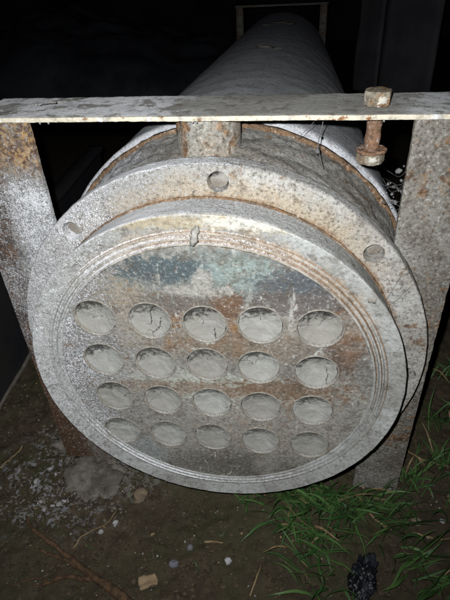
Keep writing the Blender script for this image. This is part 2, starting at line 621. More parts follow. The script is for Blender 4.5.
def gpatch(cx, cy, rx, ry, thr):
    a = G.math('DIVIDE', G.math('SUBTRACT', gx, cx), rx)
    b = G.math('DIVIDE', G.math('SUBTRACT', gy, cy), ry)
    d = G.math('SQRT', G.math('ADD', G.math('MULTIPLY', a, a), G.math('MULTIPLY', b, b)))
    return G.math('MULTIPLY', G.step(d, 0.3, 1.0, 1, 0), G.step(G.math('ADD', G.noise(130, 7, 0.7), G.math('MULTIPLY', G.noise(45, 3), 0.5)), thr, thr + 0.09))


c = G.mix(G.math('MULTIPLY', gpatch(-0.24, -0.01, 0.13, 0.10, 0.78), 0.85), c, (0.30, 0.30, 0.33))
c = G.mix(G.math('MULTIPLY', gpatch(-0.15, 0.02, 0.10, 0.06, 0.72), 0.8), c, (0.16, 0.15, 0.135))
c = G.mix(G.step(G.noise(520, 2, 0.5, off=(9, 4, 1)), 0.74, 0.78, 0, 0.7), c, (0.32, 0.32, 0.32))
G.bump(G.math('ADD', G.math('MULTIPLY', mid, 1.5), fine), 0.8, 0.002)
tag(link('ground', V, F, G.color(c)), 'dark damp bare soil with pale mortar dust', kind='structure')

# ------------------------------------------------------------------ heat exchanger
EX = thing('heat_exchanger', 'dusty rusted heat exchanger with mortar filled tube ends on its round cover', 'heat exchanger')
AX = Vector((0, 0, AZ))


def cdt_face(outer_r, inner_r, holes, y, spacing, dy, segs_out, hsegs=56):
    """flat annulus or disc in the x-z plane with round openings, relief from dy(x, z)"""
    pts, edges = [], []

    def ring(cx, cz, r, n):
        b = len(pts)
        for i in range(n):
            a = 2 * PI * i / n
            pts.append(Vector((cx + r * math.cos(a), cz + r * math.sin(a))))
            edges.append((b + i, b + (i + 1) % n))
    ring(0, 0, outer_r, segs_out)
    if inner_r:
        ring(0, 0, inner_r, segs_out)
    for (hx, hz, hr) in holes:
        ring(hx, hz, hr, hsegs)
    n = int(outer_r / spacing) + 1
    for i in range(-n, n + 1):
        for j in range(-n, n + 1):
            x = (i + 0.5 * (j % 2)) * spacing
            z = j * spacing * 0.866
            r = math.hypot(x, z)
            if r > outer_r - spacing * 0.6 or (inner_r and r < inner_r + spacing * 0.6):
                continue
            if any(math.hypot(x - hx, z - hz) < hr + spacing * 0.5 for hx, hz, hr in holes):
                continue
            pts.append(Vector((x, z)))
    v2, _, f2, *_ = delaunay_2d_cdt(pts, edges, [], 0, 1e-6)
    V, F = [], []
    for p in v2:
        V.append(Vector((p[0], y + dy(p[0], p[1]), p[1])))
    for f in f2:
        cx = sum(v2[i][0] for i in f) / 3
        cz = sum(v2[i][1] for i in f) / 3
        r = math.hypot(cx, cz)
        if r > outer_r or (inner_r and r < inner_r * 0.9995):
            continue
        if any(math.hypot(cx - hx, cz - hz) < hr * 0.998 for hx, hz, hr in holes):
            continue
        F.append(tuple(f))
    return V, F


def add_mesh(A, B):
    k = len(A[0])
    return A[0] + B[0], A[1] + [tuple(i + k for i in f) for f in B[1]]


def bore(hx, hz, hr, y0, y1, n=56, dy=None):
    V, F = [], []
    for i in range(n):
        a = 2 * PI * i / n
        x, z = hx + hr * math.cos(a), hz + hr * math.sin(a)
        V.append(Vector((x, y0 + (dy(x, z) if dy else 0), z)))
        V.append(Vector((x, y1, z)))
    for i in range(n):
        j = (i + 1) % n
        F.append((2 * i, 2 * j, 2 * j + 1, 2 * i + 1))
    return V, F


def disc(hx, hz, hr, y, n=40):
    V = [Vector((hx + hr * math.cos(2 * PI * i / n), y, hz + hr * math.sin(2 * PI * i / n))) for i in range(n)]
    return V, [tuple(range(n))]


# --- tube sheet
YF = -0.036
HOLES = [[(-0.1034, 0.0696), (-0.0525, 0.0694), (-0.0028, 0.0685), (0.0463, 0.0706), (0.0968, 0.07)],
         [(-0.1048, 0.0192), (-0.0536, 0.0189), (-0.0038, 0.021), (0.0445, 0.0213), (0.0967, 0.0194)],
         [(-0.102, -0.0303), (-0.0525, -0.0313), (-0.0023, -0.0302), (0.0459, -0.0311), (0.0959, -0.0308)],
         [(-0.1037, -0.0831), (-0.0525, -0.0829), (-0.0044, -0.0818), (0.0455, -0.0819), (0.0959, -0.0818)]]
HR = 0.0198
flat_holes = [(x, z, HR) for row in HOLES for x, z in row]


def sheet_relief(x, z):
    p = Vector((x, 0, z))
    return 0.0006 * noise.fractal(p * 45, 0.9, 2, 4) + 0.00025 * noise.fractal(p * 260, 0.8, 2, 3)


RI = 0.1475
Vs, Fs = cdt_face(RI, 0, flat_holes, YF, 0.0026, sheet_relief, 256)
mesh = (Vs, Fs)
for hx, hz, hr in flat_holes:
    mesh = add_mesh(mesh, bore(hx, hz, hr, YF, -0.012, dy=sheet_relief))
SH = auto_smooth(link('tube_sheet', mesh[0], mesh[1], mat_sheet, EX, loc=AX), 40)

# cover rim: bevel, two machined grooves
prof = [(RI, YF), (0.1483, YF - 0.0009), (0.1500, YF - 0.0010), (0.1509, YF + 0.0014), (0.1524, YF + 0.0015), (0.1532, YF - 0.0010),
        (0.1550, YF - 0.0011), (0.1559, YF + 0.0014), (0.1573, YF + 0.0014), (0.1581, YF - 0.0009), (0.1603, YF - 0.0008), (0.1610, YF + 0.0003), (0.1622, YF - 0.0002),
        (0.1690, YF - 0.0018), (0.1750, YF - 0.0034), (0.1757, YF - 0.0029), (0.1760, YF - 0.0018), (0.1757, YF + 0.002), (0.1718, -0.001)]
RM = auto_smooth(link('cover_rim', *lathe(prof, 288, 0.0022, 0.00045, 110), mat_rim, EX, loc=AX), 28)
# rusty seam between the cover and the flange
link('seam_ring', *lathe([(0.1716, -0.0022), (0.1726, -0.0018), (0.1731, -0.0006), (0.1734, 0.0010), (0.168, 0.0010)], 256, 0.0012, 0.0006, 160), mat_gasket, EX, loc=AX)


def polar_plug(R, nr, na, depth, seed, bowl=0.0012, top_gap=0.0016, cracks=2, slump=0.0003, shade_amt=1.0):
    rnd = random.Random(seed)
    segs = []
    for _ in range(cracks):
        a = rnd.uniform(0.1, PI - 0.1) if rnd.random() < 0.75 else rnd.uniform(PI, 2 * PI)
        p = Vector((R * 0.97 * math.cos(a), R * 0.97 * math.sin(a)))
        inward = rnd.random() < 0.55
        d = (-p.normalized() if inward else Vector((-p.y, p.x)).normalized() * rnd.choice((-1, 1)) - p.normalized() * 0.35)
        d.normalize()
        n = rnd.randint(6, 17)
        w = R * rnd.uniform(0.005, 0.015)
        for i in range(n):
            q = p + (Matrix.Rotation(rnd.uniform(-0.7, 0.7), 2) @ d) * R * rnd.uniform(0.05, 0.11)
            if q.length > R * 0.97:
                d = -q.normalized()
                q = p + d * R * 0.06
            segs.append((p.copy(), q.copy(), w * rnd.uniform(0.6, 1.5)))
            if rnd.random() < 0.2:
                e = Matrix.Rotation(rnd.choice((-1, 1)) * rnd.uniform(0.6, 1.3), 2) @ d
                e1 = q + e * R * rnd.uniform(0.05, 0.15)
                segs.append((q.copy(), e1, w * 0.8))
                segs.append((e1, e1 + (Matrix.Rotation(rnd.uniform(-0.8, 0.8), 2) @ e) * R * 0.1, w * 0.6))
            p = q
            d = (Matrix.Rotation(rnd.uniform(-0.25, 0.25), 2) @ d)
    V, F, C = [], [], []
    ph = rnd.uniform(-0.5, 0.5)
    for i in range(nr + 1):
        for j in range(na):
            a = 2 * PI * j / na
            t = i / nr
            edge = R - 0.0002 - top_gap * max(0, math.sin(a + ph)) ** 1.5 * (0.6 + 0.9 * noise.noise(Vector((math.cos(a) * 3, math.sin(a) * 3, seed)))) \
                - 0.0009 * abs(noise.noise(Vector((math.cos(a) * 9, math.sin(a) * 9, seed + 5))))
            r = edge * t
            x, z = r * math.cos(a), r * math.sin(a)
            q = Vector((x, z, seed * 3.1))
            y = depth + slump * (z / R) + 0.0006 * noise.fractal(q * 110, 0.9, 2, 3) + bowl * (1 - t * t)
            if t > 0.88:
                y += (t - 0.88) / 0.12 * 0.0006
            if i == nr:
                y += 0.005
            cr = 0.0
            for (p0, p1, w) in segs:
                if abs(x - p0.x) > R * 0.4 or abs(z - p0.y) > R * 0.4:
                    continue
                d_ = p1 - p0
                u = max(0, min(1, (Vector((x, z)) - p0).dot(d_) / max(d_.length_squared, 1e-12)))
                dist = (Vector((x, z)) - p0 - d_ * u).length
                k = max(0, 1 - dist / (w * 1.5))
                cr = max(cr, k)
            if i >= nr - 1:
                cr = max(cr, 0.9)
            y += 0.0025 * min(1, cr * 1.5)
            # crumbled upper margin, with the shade below the hole rim painted in
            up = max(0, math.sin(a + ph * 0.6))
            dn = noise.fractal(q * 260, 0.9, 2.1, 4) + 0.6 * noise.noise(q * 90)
            rim_shade = max(0, min(1, (z / R * 0.85 - x / R * 0.22 - 0.27 + 0.36 * dn) * 3.4)) * shade_amt
            y += 0.0012 * rim_shade * abs(dn)
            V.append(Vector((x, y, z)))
            C.append(max(min(1, cr * 2.0), min(0.88, rim_shade * 0.9)))
    for i in range(nr):
        for j in range(na):
            k = (j + 1) % na
            F.append((i * na + j, i * na + k, (i + 1) * na + k, (i + 1) * na + j))
    return V, F, C


def set_crack_and_shade(o, C):
    at = o.data.attributes.new('crack_and_shade', 'FLOAT', 'POINT')
    at.data.foreach_set('value', C)


crk = [[3, 5, 2, 2, 4], [4, 3, 2, 4, 1], [3, 2, 2, 1, 4], [1, 0, 2, 1, 3]]
back_mat = mat_bore
for i, row in enumerate(HOLES):
    for j, (hx, hz) in enumerate(row):
        sd = 11 + i * 5 + j
        Vp, Fp, Cp = polar_plug(HR, 54, 140, 0, sd, bowl=random.Random(sd).uniform(0.0042, 0.0070) * (1, 1, 0.85, 0.7)[i], top_gap=random.Random(sd * 3).uniform(0.0012, 0.0022), cracks=crk[i][j], shade_amt=random.Random(sd + 90).uniform(0.75, 1.0) * (1, 1, 0.9, 0.7)[i])
        # the ring of tube metal rolled into the sheet, a hair proud
        te = link('tube_end', *lathe([(HR - 0.0004, YF + 0.006), (HR - 0.0005, YF - 0.0004), (HR + 0.0001, YF - 0.0007), (HR + 0.0007, YF - 0.0003), (HR + 0.0009, YF + 0.003)], 72, None, 0.0004, 330),
                  mat_tube_end, SH, loc=(hx, 0, hz))
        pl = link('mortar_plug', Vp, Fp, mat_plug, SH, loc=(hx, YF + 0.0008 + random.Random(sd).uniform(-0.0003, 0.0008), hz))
        set_crack_and_shade(pl, Cp)
bm_v, bm_f = [], []
link('tube_back', *lathe([(0.0001, -0.013), (0.147, -0.013)], 96), mat_bore, EX, loc=AX)

# mortar drip and blob left on the rim
path = curve_pts([(-0.0010, -0.0395, 0.1660), (-0.0022, -0.0440, 0.1620), (-0.0040, -0.0450, 0.1560), (-0.0052, -0.0425, 0.1515)], 14)
V, F = tube(path, [0.0019 + 0.0011 * math.sin(i / 13 * PI) - 0.0012 * (i / 13) ** 3 for i in range(14)], 12, 0.0022, 260)
mat_drip = mortar_mat('mortar_drip', (0.30, 0.30, 0.28), (0.20, 0.19, 0.17), crack_and_shade=False)
link('mortar_drip', V, F, mat_drip, EX, loc=AX)
V, F = rock((0.0035, 0.002, 0.0045), 4, 3, 0.5, 2)
link('mortar_blob', V, F, mat_drip, EX, loc=AX + Vector((0.136, -0.0375, 0.105)))

# --- bolting flange with eight holes
FB = [(0.1855 * math.cos(math.radians(86.9 + 45 * k)), 0.1855 * math.sin(math.radians(86.9 + 45 * k)), 0.0088) for k in range(8)]


def fl_relief(x, z):
    p = Vector((x, 0.3, z))
    return 0.0007 * noise.fractal(p * 55, 0.9, 2, 4) + 0.0003 * noise.fractal(p * 240, 0.8, 2, 3)


mesh = cdt_face(0.1990, 0.167, FB, 0.0, 0.0026, fl_relief, 288, 40)
for hx, hz, hr in FB:
    mesh = add_mesh(mesh, bore(hx, hz, hr, 0.0, 0.0185, 40, fl_relief))
V, F = lathe([(0.1988, 0.0005), (0.1996, 0.0012), (0.2001, 0.0025), (0.2003, 0.0165), (0.1990, 0.0185), (0.18, 0.0185)], 288, 0.002, 0.0006, 120)
mesh = add_mesh(mesh, (V, F))
FL = auto_smooth(link('flange', mesh[0], mesh[1], mat_flange, EX, loc=AX), 40)
mat_fplug = mortar_mat('flange_hole_mortar', (0.24, 0.235, 0.215), (0.13, 0.11, 0.09))
for k, dep in ((0, 0.006), (1, 0.010), (7, 0.012)):
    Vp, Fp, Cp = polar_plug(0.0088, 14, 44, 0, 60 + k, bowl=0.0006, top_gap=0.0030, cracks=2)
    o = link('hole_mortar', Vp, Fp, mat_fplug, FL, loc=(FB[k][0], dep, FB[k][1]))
    if k == 7:
        o.rotation_euler.y = -0.9
    if k == 1:
        o.rotation_euler.y = 0.7
    set_crack_and_shade(o, Cp)

# --- channel drum behind the flange, seam, and the long shell
link('channel_drum', *lathe([(0.187, 0.0186), (0.189, 0.03), (0.1925, 0.06), (0.1965, 0.11)], 288, 0.003, 0.0026, 70), mat_drum, EX, loc=AX)
link('drum_seam', *lathe([(0.190, 0.1095), (0.1990, 0.1092), (0.2005, 0.1105), (0.2008, 0.1140), (0.190, 0.1150)], 256, 0.0025, 0.0012, 120), mat_gasket, EX, loc=AX)
TILT = math.radians(2.9)
PAN = math.radians(1.0)
shp = [(0.19, 0.0), (0.2025, 0.0), (0.2045, 0.0025), (0.2045, 0.03), (0.2040, 0.045), (0.2035, 0.3), (0.2030, 0.7), (0.2030, 1.2), (0.2030, 1.7), (0.2030, 2.02), (0.200, 2.045), (0.18, 2.065), (0.1, 2.085), (0.001, 2.09)]
V, F = lathe(shp, 200, 0.012, 0.0011, 26)
o = link('shell', V, F, mat_shell, EX, loc=AX + Vector((0, 0.114, 0)))
o.rotation_euler = (-TILT, 0, PAN)
SHELL = o
# crusts of mortar lying on the shell
mat_crust = mortar_mat('shell_crust', (0.36, 0.36, 0.37), (0.16, 0.15, 0.14), crack_and_shade=False)
for (x, y, s, sd) in ((-0.012, 0.045, 0.014, 1), (0.035, 0.06, 0.006, 2), (0.0, 0.62, 0.016, 5), (0.03, 0.60, 0.011, 6), (0.01, 1.35, 0.022, 7), (-0.03, 1.3, 0.018, 8), (0.04, 1.33, 0.02, 11), (-0.05, 0.3, 0.007, 9)):
    V, F = rock((s, s * 0.8, s * 0.22), sd, 2, 0.6, 0.3)
    link('mortar_crust', V, F, mat_crust if sd == 1 else mat_lump, SHELL, loc=(x, y, math.sqrt(0.2035 ** 2 - x * x) + 0.0006))

# --- stub between drum and crossbar
V, F = lathe([(0.0285, 0), (0.0285, 0.044)], 64, 0.003, 0.0006, 120)
V = [Vector((p.x, p.z, p.y)) for p in V]
link('stub_pipe', V, F, mat_stub, EX, loc=AX + Vector((-0.0075, 0.068, 0.1802)))

# ------------------------------------------------------------------ support frame at the front
FR = thing('support_frame', 'steel support frame with flat crossbar and two posts beside the round cover', 'frame')
V, F = box_mesh(-0.2125, 0.262, 0.028, 0.0975, 0.2245, 0.2286, 150, 24, 3, 0.0003, 25, 0.0004)
# punched slot with torn crumbs near the left end of the bar
BAR = auto_smooth(link('crossbar', V, F, mat_bar, FR, loc=AX), 45)
V, F = box_mesh(-0.0085, 0.0085, -0.0022, 0.0022, 0, 0.0005, 10, 4, 1, 0.0014, 200)
sl = link('torn_slot', V, F, mat_bore, BAR, loc=(-0.1545, 0.070, 0.2286))
sl.rotation_euler.z = 0.5
for k in range(9):
    V, F = rock((0.0022, 0.0016, 0.0014), 30 + k, 1, 0.5, 0.5)
    a = k / 8 * 2 - 1
    link('crumb', V, F, mat_crust, BAR, loc=(-0.1545 + a * 0.010, 0.0735 + a * 0.0048 + random.uniform(-0.001, 0.001), 0.2290))
for k in range(5):
    V, F = rock((0.0009, 0.0009, 0.0012), 50 + k, 1, 0.5, 3)
    link('hanging_crumb', V, F, mat_crust, BAR, loc=(random.uniform(-0.17, 0.2), 0.0292, 0.2236))


def angle_post(name, x_in, x_out, ybase, mat, seed, z0):
    lo, hi = min(x_in, x_out), max(x_in, x_out)
    A = box_mesh(lo, hi, ybase, ybase + 0.0065, z0, 0.2243, 18, 2, 140, 0.0004, 60, 0.0007, seed)
    s = 1 if x_out > x_in else -1
    xa = x_out - s * 0.0065
    B = box_mesh(min(xa, x_out - s * 0.0002), max(xa, x_out - s * 0.0002), ybase + 0.0064, 0.088, z0, 0.2241, 3, 14, 90, 0.0006, 60, 0.0008, seed)
    mm = add_mesh(A, B)
    return auto_smooth(link(name, mm[0], mm[1], mat, FR, loc=AX), 50)


PL = angle_post('post', -0.1575, -0.2335, 0.0325, mat_post_l, 3, -0.262)
PR = angle_post('post', 0.1595, 0.2150, 0.0325, mat_post_r, 9, -0.262)
tag(PL, 'rusty left post frosted with white mortar dust')
tag(PR, 'right post crusted with grey mortar')

# ------------------------------------------------------------------ bolt hanging through the crossbar
BT = thing('hex_bolt', 'rusty hex bolt with white flecked head, nut below, through the crossbar', 'bolt', (0.1325, 0.0535, AZ + 0.2286))


def hex_prism(r, z0, z1, ch, rot=0.0, rin=None):
    V, F = [], []
    lv = [(z0, r - ch), (z0 + ch * 0.6, r), (z1 - ch * 0.6, r), (z1, r - ch)]
    n = 36
    for z, rr in lv:
        for i in range(n):
            a = 2 * PI * i / n
            # hexagon outline, rounded on the chamfered ends
            k = math.cos(PI / 6) / math.cos(((a) % (PI / 3)) - PI / 6)
            if rr == r:
                q = r * k
            else:
                q = min(r * k, r * 0.885)
            p = Vector((q * math.cos(a + rot), q * math.sin(a + rot), z))
            p += Vector((fbm(p, 190, 3, 1), fbm(p, 190, 3, 5), fbm(p, 190, 3, 9))) * 0.0005
            V.append(p)
    for l in range(3):
        for i in range(n):
            j = (i + 1) % n
            F.append((l * n + i, l * n + j, (l + 1) * n + j, (l + 1) * n + i))
    F.append(tuple(reversed(range(n))))
    F.append(tuple(3 * n + i for i in range(n)))
    return V, F


hd = auto_smooth(link('head', *hex_prism(0.0113, 0.0012, 0.0122, 0.0013, 0.30), mat_bolt, BT), 30)
# flaked white paint on the facet that faces out
def fleck(cx, cz, rx, rz, seed):
    n = 40
    V = [Vector((cx, -0.0005, cz))]
    for lay, (k, yy) in enumerate(((0.9, -0.0005), (1.0, 0.0003))):
        for i in range(n):
            a = 2 * PI * i / n
            sq = 1 / max(abs(math.cos(a)), abs(math.sin(a))) ** 0.75
            q = k * sq * (0.80 + 0.42 * noise.fractal(Vector((math.cos(a) * 2.4, math.sin(a) * 2.4, seed)), 0.8, 2, 4))
            V.append(Vector((cx + rx * q * math.cos(a), yy, cz + rz * q * math.sin(a))))
    F = [(0, 1 + i, 1 + (i + 1) % n) for i in range(n)]
    F += [(1 + i, 1 + n + i, 1 + n + (i + 1) % n, 1 + (i + 1) % n) for i in range(n)]
    return V, F


V, F = fleck(0.0, 0.0062, 0.0046, 0.0034, 2.0)
pf = link('paint_fleck', V, F, mat_paint, hd)
fa = -PI / 2 + 0.30
pf.rotation_euler.z = 0.30
pf.location = (math.cos(fa) * 0.0100, math.sin(fa) * 0.0100, 0)
# threaded shank
V, F = [], []
n, rows = 24, 150
for i in range(rows + 1):
    z = 0.0014 - 0.0475 * i / rows
    for j in range(n):
        a = 2 * PI * j / n
        ph = (z / 0.0013 + j / n) % 1.0
        r = 0.0056 + 0.0008 * abs(ph * 2 - 1)
        p = Vector((r * math.cos(a), r * math.sin(a), z))
        p *= 1
        d = 1 + 0.11 * fbm(p, 130, 3)
        V.append(Vector((p.x * d, p.y * d, z)))
for i in range(rows):
    for j in range(n):
        k = (j + 1) % n
        F.append((i * n + j, i * n + k, (i + 1) * n + k, (i + 1) * n + j))
F.append(tuple(rows * n + j for j in range(n)))
link('shank', V, F, mat_thread, BT)
V, F = lathe([(0.0058, -0.0340), (0.0123, -0.0340), (0.0125, -0.0352), (0.0121, -0.0366), (0.0058, -0.0366)], 48, 0.001, 0.0009, 200)
link('washer', [Vector((p.x, p.z, p.y)) for p in V], F, mat_thread, BT)
nt = auto_smooth(link('nut', *hex_prism(0.0117, -0.0455, -0.0367, 0.0013, 0.05), mat_bolt, BT), 30)
V, F = fleck(0.0005, -0.0411, 0.0036, 0.0025, 7.0)
pf = link('paint_fleck', V, F, mat_paint, nt)
fa = -PI / 2 + 0.05
pf.rotation_euler.z = 0.05
pf.location = (math.cos(fa) * 0.0103, math.sin(fa) * 0.0103, 0)

# ------------------------------------------------------------------ support frame at the far end
FF = thing('support_frame', 'thin grey frame standing over the far end of the long shell', 'frame', (-0.038, 2.13, drop(2.13)))
V, F = box_mesh(-0.2, 0.2, -0.03, 0.03, 0, 0.006, 20, 2, 1, 0.001, 30)
zf = AZ + 0.128 - drop(2.13)
link('crossbar', V, F, mat_post_r, FF, loc=(0, 0, zf))
for s in (-1, 1):
    V, F = box_mesh(-0.015, 0.015, -0.02, 0.02, -0.03, zf - 0.0005, 2, 2, 12, 0.001, 30)
    link('post', V, F, mat_post_r, FF, loc=(s * 0.182, 0, 0))

# ------------------------------------------------------------------ backdrop things, barely reached by the flash
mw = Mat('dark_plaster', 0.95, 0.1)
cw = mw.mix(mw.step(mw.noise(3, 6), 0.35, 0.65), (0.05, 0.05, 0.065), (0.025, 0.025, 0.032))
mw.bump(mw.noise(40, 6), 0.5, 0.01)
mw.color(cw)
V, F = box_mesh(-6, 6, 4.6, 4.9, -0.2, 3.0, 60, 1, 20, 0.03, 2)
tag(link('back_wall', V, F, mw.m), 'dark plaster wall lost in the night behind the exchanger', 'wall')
ms = Mat('pale_sheet', 0.8, 0.2)
cs = ms.mix(ms.step(ms.noise(6, 5), 0.4, 0.6), (0.19, 0.19, 0.21), (0.14, 0.14, 0.155))
ms.bump(ms.noise(25, 5), 0.4, 0.004)
ms.color(cs)


def board(x0, y0, x1, y1, h, label, seed):
    L = math.hypot(x1 - x0, y1 - y0)
    V, F = box_mesh(0, L, 0, 0.02, 0, h, 10, 1, 24, 0.006, 4, 0, seed)
    o = link('sheet_panel', V, F, ms.m, None, loc=(x0, y0, drop(y0) - 0.02))
    o.rotation_euler.z = math.atan2(y1 - y0, x1 - x0)
    return tag(o, label, 'panel', 'pale sheet panels behind the shell')


board(0.352, 2.80, 0.462, 2.63, 1.4, 'narrow pale sheet panel standing upright beyond the shell beside the wider panel', 1)
board(0.470, 2.62, 0.690, 2.37, 1.4, 'wider pale sheet panel standing upright beyond the shell', 2)

# dark steel sheet on edge at the left
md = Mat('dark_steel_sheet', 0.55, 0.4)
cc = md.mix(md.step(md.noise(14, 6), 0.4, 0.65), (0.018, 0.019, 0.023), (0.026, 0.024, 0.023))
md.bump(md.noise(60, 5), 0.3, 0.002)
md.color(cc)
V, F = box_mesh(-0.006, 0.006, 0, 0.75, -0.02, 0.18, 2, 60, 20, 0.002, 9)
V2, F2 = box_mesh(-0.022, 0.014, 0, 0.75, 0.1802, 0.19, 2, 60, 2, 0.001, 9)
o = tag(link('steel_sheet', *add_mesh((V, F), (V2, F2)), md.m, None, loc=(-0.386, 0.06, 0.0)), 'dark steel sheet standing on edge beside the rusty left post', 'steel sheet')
o.rotation_euler.z = 0.06
V, F = box_mesh(0.0065, 0.0105, 0.002, 0.748, -0.004, 0.006, 1, 60, 1, 0.002, 12)
link('edge_strip', V, F, mat_lump, o)

# crumpled dark tarpaulin heap behind, left
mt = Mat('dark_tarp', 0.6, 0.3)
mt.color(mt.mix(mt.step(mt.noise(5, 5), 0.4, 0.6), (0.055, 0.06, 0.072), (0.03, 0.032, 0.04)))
V, F = [], []
nn = 70
for i in range(nn):
    for j in range(nn):
        u, v = i / (nn - 1) * 2 - 1, j / (nn - 1) * 2 - 1
        p = Vector((u * 1.3, v * 0.7, 0))
        e = max(0, 1 - (abs(u) ** 4 + abs(v) ** 4) * 0.98)
        z = e ** 0.35 * (0.42 + 0.12 * noise.fractal(p * 1.6, 0.9, 2, 3)) + 0.05 * abs(noise.fractal(p * 5, 0.9, 2, 4)) * e
        V.append(Vector((p.x + 0.05 * noise.noise(p * 3), p.y, z - 0.03)))
for i in range(nn - 1):
    for j in range(nn - 1):
        F.append((i * nn + j, (i + 1) * nn + j, (i + 1) * nn + j + 1, i * nn + j + 1))
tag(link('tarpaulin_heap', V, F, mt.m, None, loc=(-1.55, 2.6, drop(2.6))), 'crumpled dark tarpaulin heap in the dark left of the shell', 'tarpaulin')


# ------------------------------------------------------------------ things lying on the soil
def on_ground(x, y):
    return Vector((x, y, ground_h(x, y)))


V, F = rock((0.040, 0.034, 0.009), 2.3, 5, 0.6, 0.7)
tag(link('mortar_lump', V, F, mat_lump, None, loc=on_ground(-0.184, 0.008) + Vector((0, 0, -0.001))), 'flat broken grey mortar lump at the foot of the rusty left post', 'mortar lump')
V, F = rock((0.022, 0.014, 0.012), 5.1, 4, 0.5, 0.2)
tag(link('mortar_lump', V, F, mat_lump, None, loc=on_ground(-0.245, 0.055)), 'small grey mortar lump on soil between left post and steel sheet', 'mortar lump')

mat_tan = mortar_mat('tan_stone', (0.20, 0.15, 0.095), (0.11, 0.085, 0.06), crack_and_shade=False, speck_amt=0.3)
mat_pale = mortar_mat('pale_chip', (0.42, 0.42, 0.43), (0.25, 0.25, 0.26), crack_and_shade=False)
mat_blue = mortar_mat('blue_grey_stone', (0.13, 0.14, 0.19), (0.08, 0.09, 0.12), crack_and_shade=False, speck_amt=0.2)
mat_wood = mortar_mat('tan_wood', (0.33, 0.22, 0.11), (0.22, 0.14, 0.07), crack_and_shade=False, speck_amt=0.1)


def stone(name, label, cat, x, y, size, seed, mat, rz=0.0, group=None, sub=3):
    V, F = rock(size, seed, sub, 0.45, 0.3)
    o = link(name, V, F, mat, None, loc=on_ground(x, y) + Vector((0, 0, size[2] * 0.25)))
    o.rotation_euler.z = rz
    return tag(o, label, cat, group)


stone('stone', 'rough tan stone on soil below the rim, near the mortar lump', 'stone', -0.114, -0.014, (0.009, 0.011, 0.007), 1.2, mat_tan, 0.3)
stone('stone', 'blue grey stone half sunk in bare soil beyond the tan wood chip', 'stone', -0.051, -0.094, (0.006, 0.005, 0.004), 2.2, mat_blue, 0.3)
stone('stone', 'small dull stone between the tan stone and the grass', 'stone', -0.036, -0.072, (0.004, 0.0035, 0.003), 3.2, mat_blue, 0.3)
stone('stone', 'rounded tan pebble on soil at the foot of the right post', 'stone', 0.232, -0.009, (0.0055, 0.0065, 0.0045), 4.2, mat_tan, 0.3)
stone('stone', 'tiny orange tan pebble alone on the bare soil', 'stone', -0.086, -0.060, (0.0028, 0.0025, 0.002), 8.2, mat_wood, 0.3)
stone('paint_flake', 'white crumpled flake at the edge of the grass', 'flake', 0.011, -0.082, (0.0048, 0.0042, 0.0026), 5.5, mat_pale, 0.6)
stone('paint_flake', 'white flake on soil near the broken mortar lump', 'flake', -0.136, -0.052, (0.003, 0.0045, 0.002), 6.5, mat_pale, 0.2)
stone('paint_flake', 'white flake on soil right of the grass beyond the tan pebble', 'flake', 0.262, -0.008, (0.0035, 0.003, 0.002), 7.5, mat_pale, 0.2)
stone('paint_flake', 'pale violet flake between the mortar lump and the brown root', 'flake', -0.150, -0.066, (0.0035, 0.0028, 0.002), 9.5, mat_pale, 0.2)
for k, (x, y) in enumerate([(-0.225, -0.040), (-0.218, -0.036), (-0.233, -0.046), (-0.212, -0.030), (-0.243, -0.036), (-0.238, 0.004), (-0.251, 0.012), (-0.226, 0.010), (-0.262, -0.008)]):
    stone('mortar_crumb', 'pale mortar crumb in the dusty patch beside the mortar lump', 'crumb', x, y, (random.uniform(0.003, 0.006), random.uniform(0.002, 0.004), 0.0016), 20 + k, mat_pale, k, 'mortar crumbs in the dusty patch', 2)

# wood chip
V, F = box_mesh(-0.009, 0.009, -0.0065, 0.0065, 0, 0.003, 10, 8, 2, 0.0035, 70, 0.001)
o = tag(link('wood_chip', V, F, mat_wood, None, loc=on_ground(-0.075, -0.118)), 'tan square wood chip on bare soil', 'wood chip')
o.rotation_euler = (0.1, -0.15, 0.4)

# crumpled black plastic
mk = Mat('black_plastic', 0.35, 0.5)
mk.bump(mk.noise(90, 6, 0.6), 0.8, 0.003)
mk.color(mk.mix(mk.step(mk.noise(50, 5), 0.5, 0.7), (0.008, 0.009, 0.012), (0.03, 0.033, 0.045)))
bm = bmesh.new()
bmesh.ops.create_icosphere(bm, subdivisions=5, radius=1)
for v in bm.verts:
    q = v.co * 1.6 + Vector((5, 2, 1))
    d = 1 + 0.5 * noise.fractal(q, 0.9, 2, 2) + 0.22 * (abs(noise.noise(q * 2.6)) * 2 - 0.5) + 0.08 * noise.fractal(q * 5, 0.8, 2, 3)
    v.co *= d
    v.co = Vector((v.co.x * 0.013, v.co.y * 0.023, max(v.co.z, -0.35) * 0.013))
bm.verts.index_update()
V = [v.co.copy() for v in bm.verts]
F = [tuple(v.index for v in f.verts) for f in bm.faces]
bm.free()
o = tag(link('plastic_scrap', V, F, mk.m, None, loc=on_ground(0.163, -0.086) + Vector((0, 0, 0.004))), 'crumpled black plastic scrap lying in the grass', 'plastic scrap')
o.rotation_euler.z = -0.35

# brown root with side shoots
mr = Mat('root_bark', 0.85, 0.25)
mr.bump(mr.noise(260, 6, 0.7), 0.8, 0.002)
mr.color(mr.mix(mr.step(mr.noise(120, 7, 0.7), 0.4, 0.62), (0.105, 0.062, 0.033), (0.045, 0.028, 0.017)))


def laid(pts, lift, n):
    out = curve_pts([(x, y, 0) for x, y in pts], n)
    return [Vector((p.x, p.y, ground_h(p.x, p.y) + lift)) for p in out]


RT = thing('tree_root', 'brown forked root lying across the bare soil', 'root', on_ground(-0.15, -0.11))
off = -RT.location


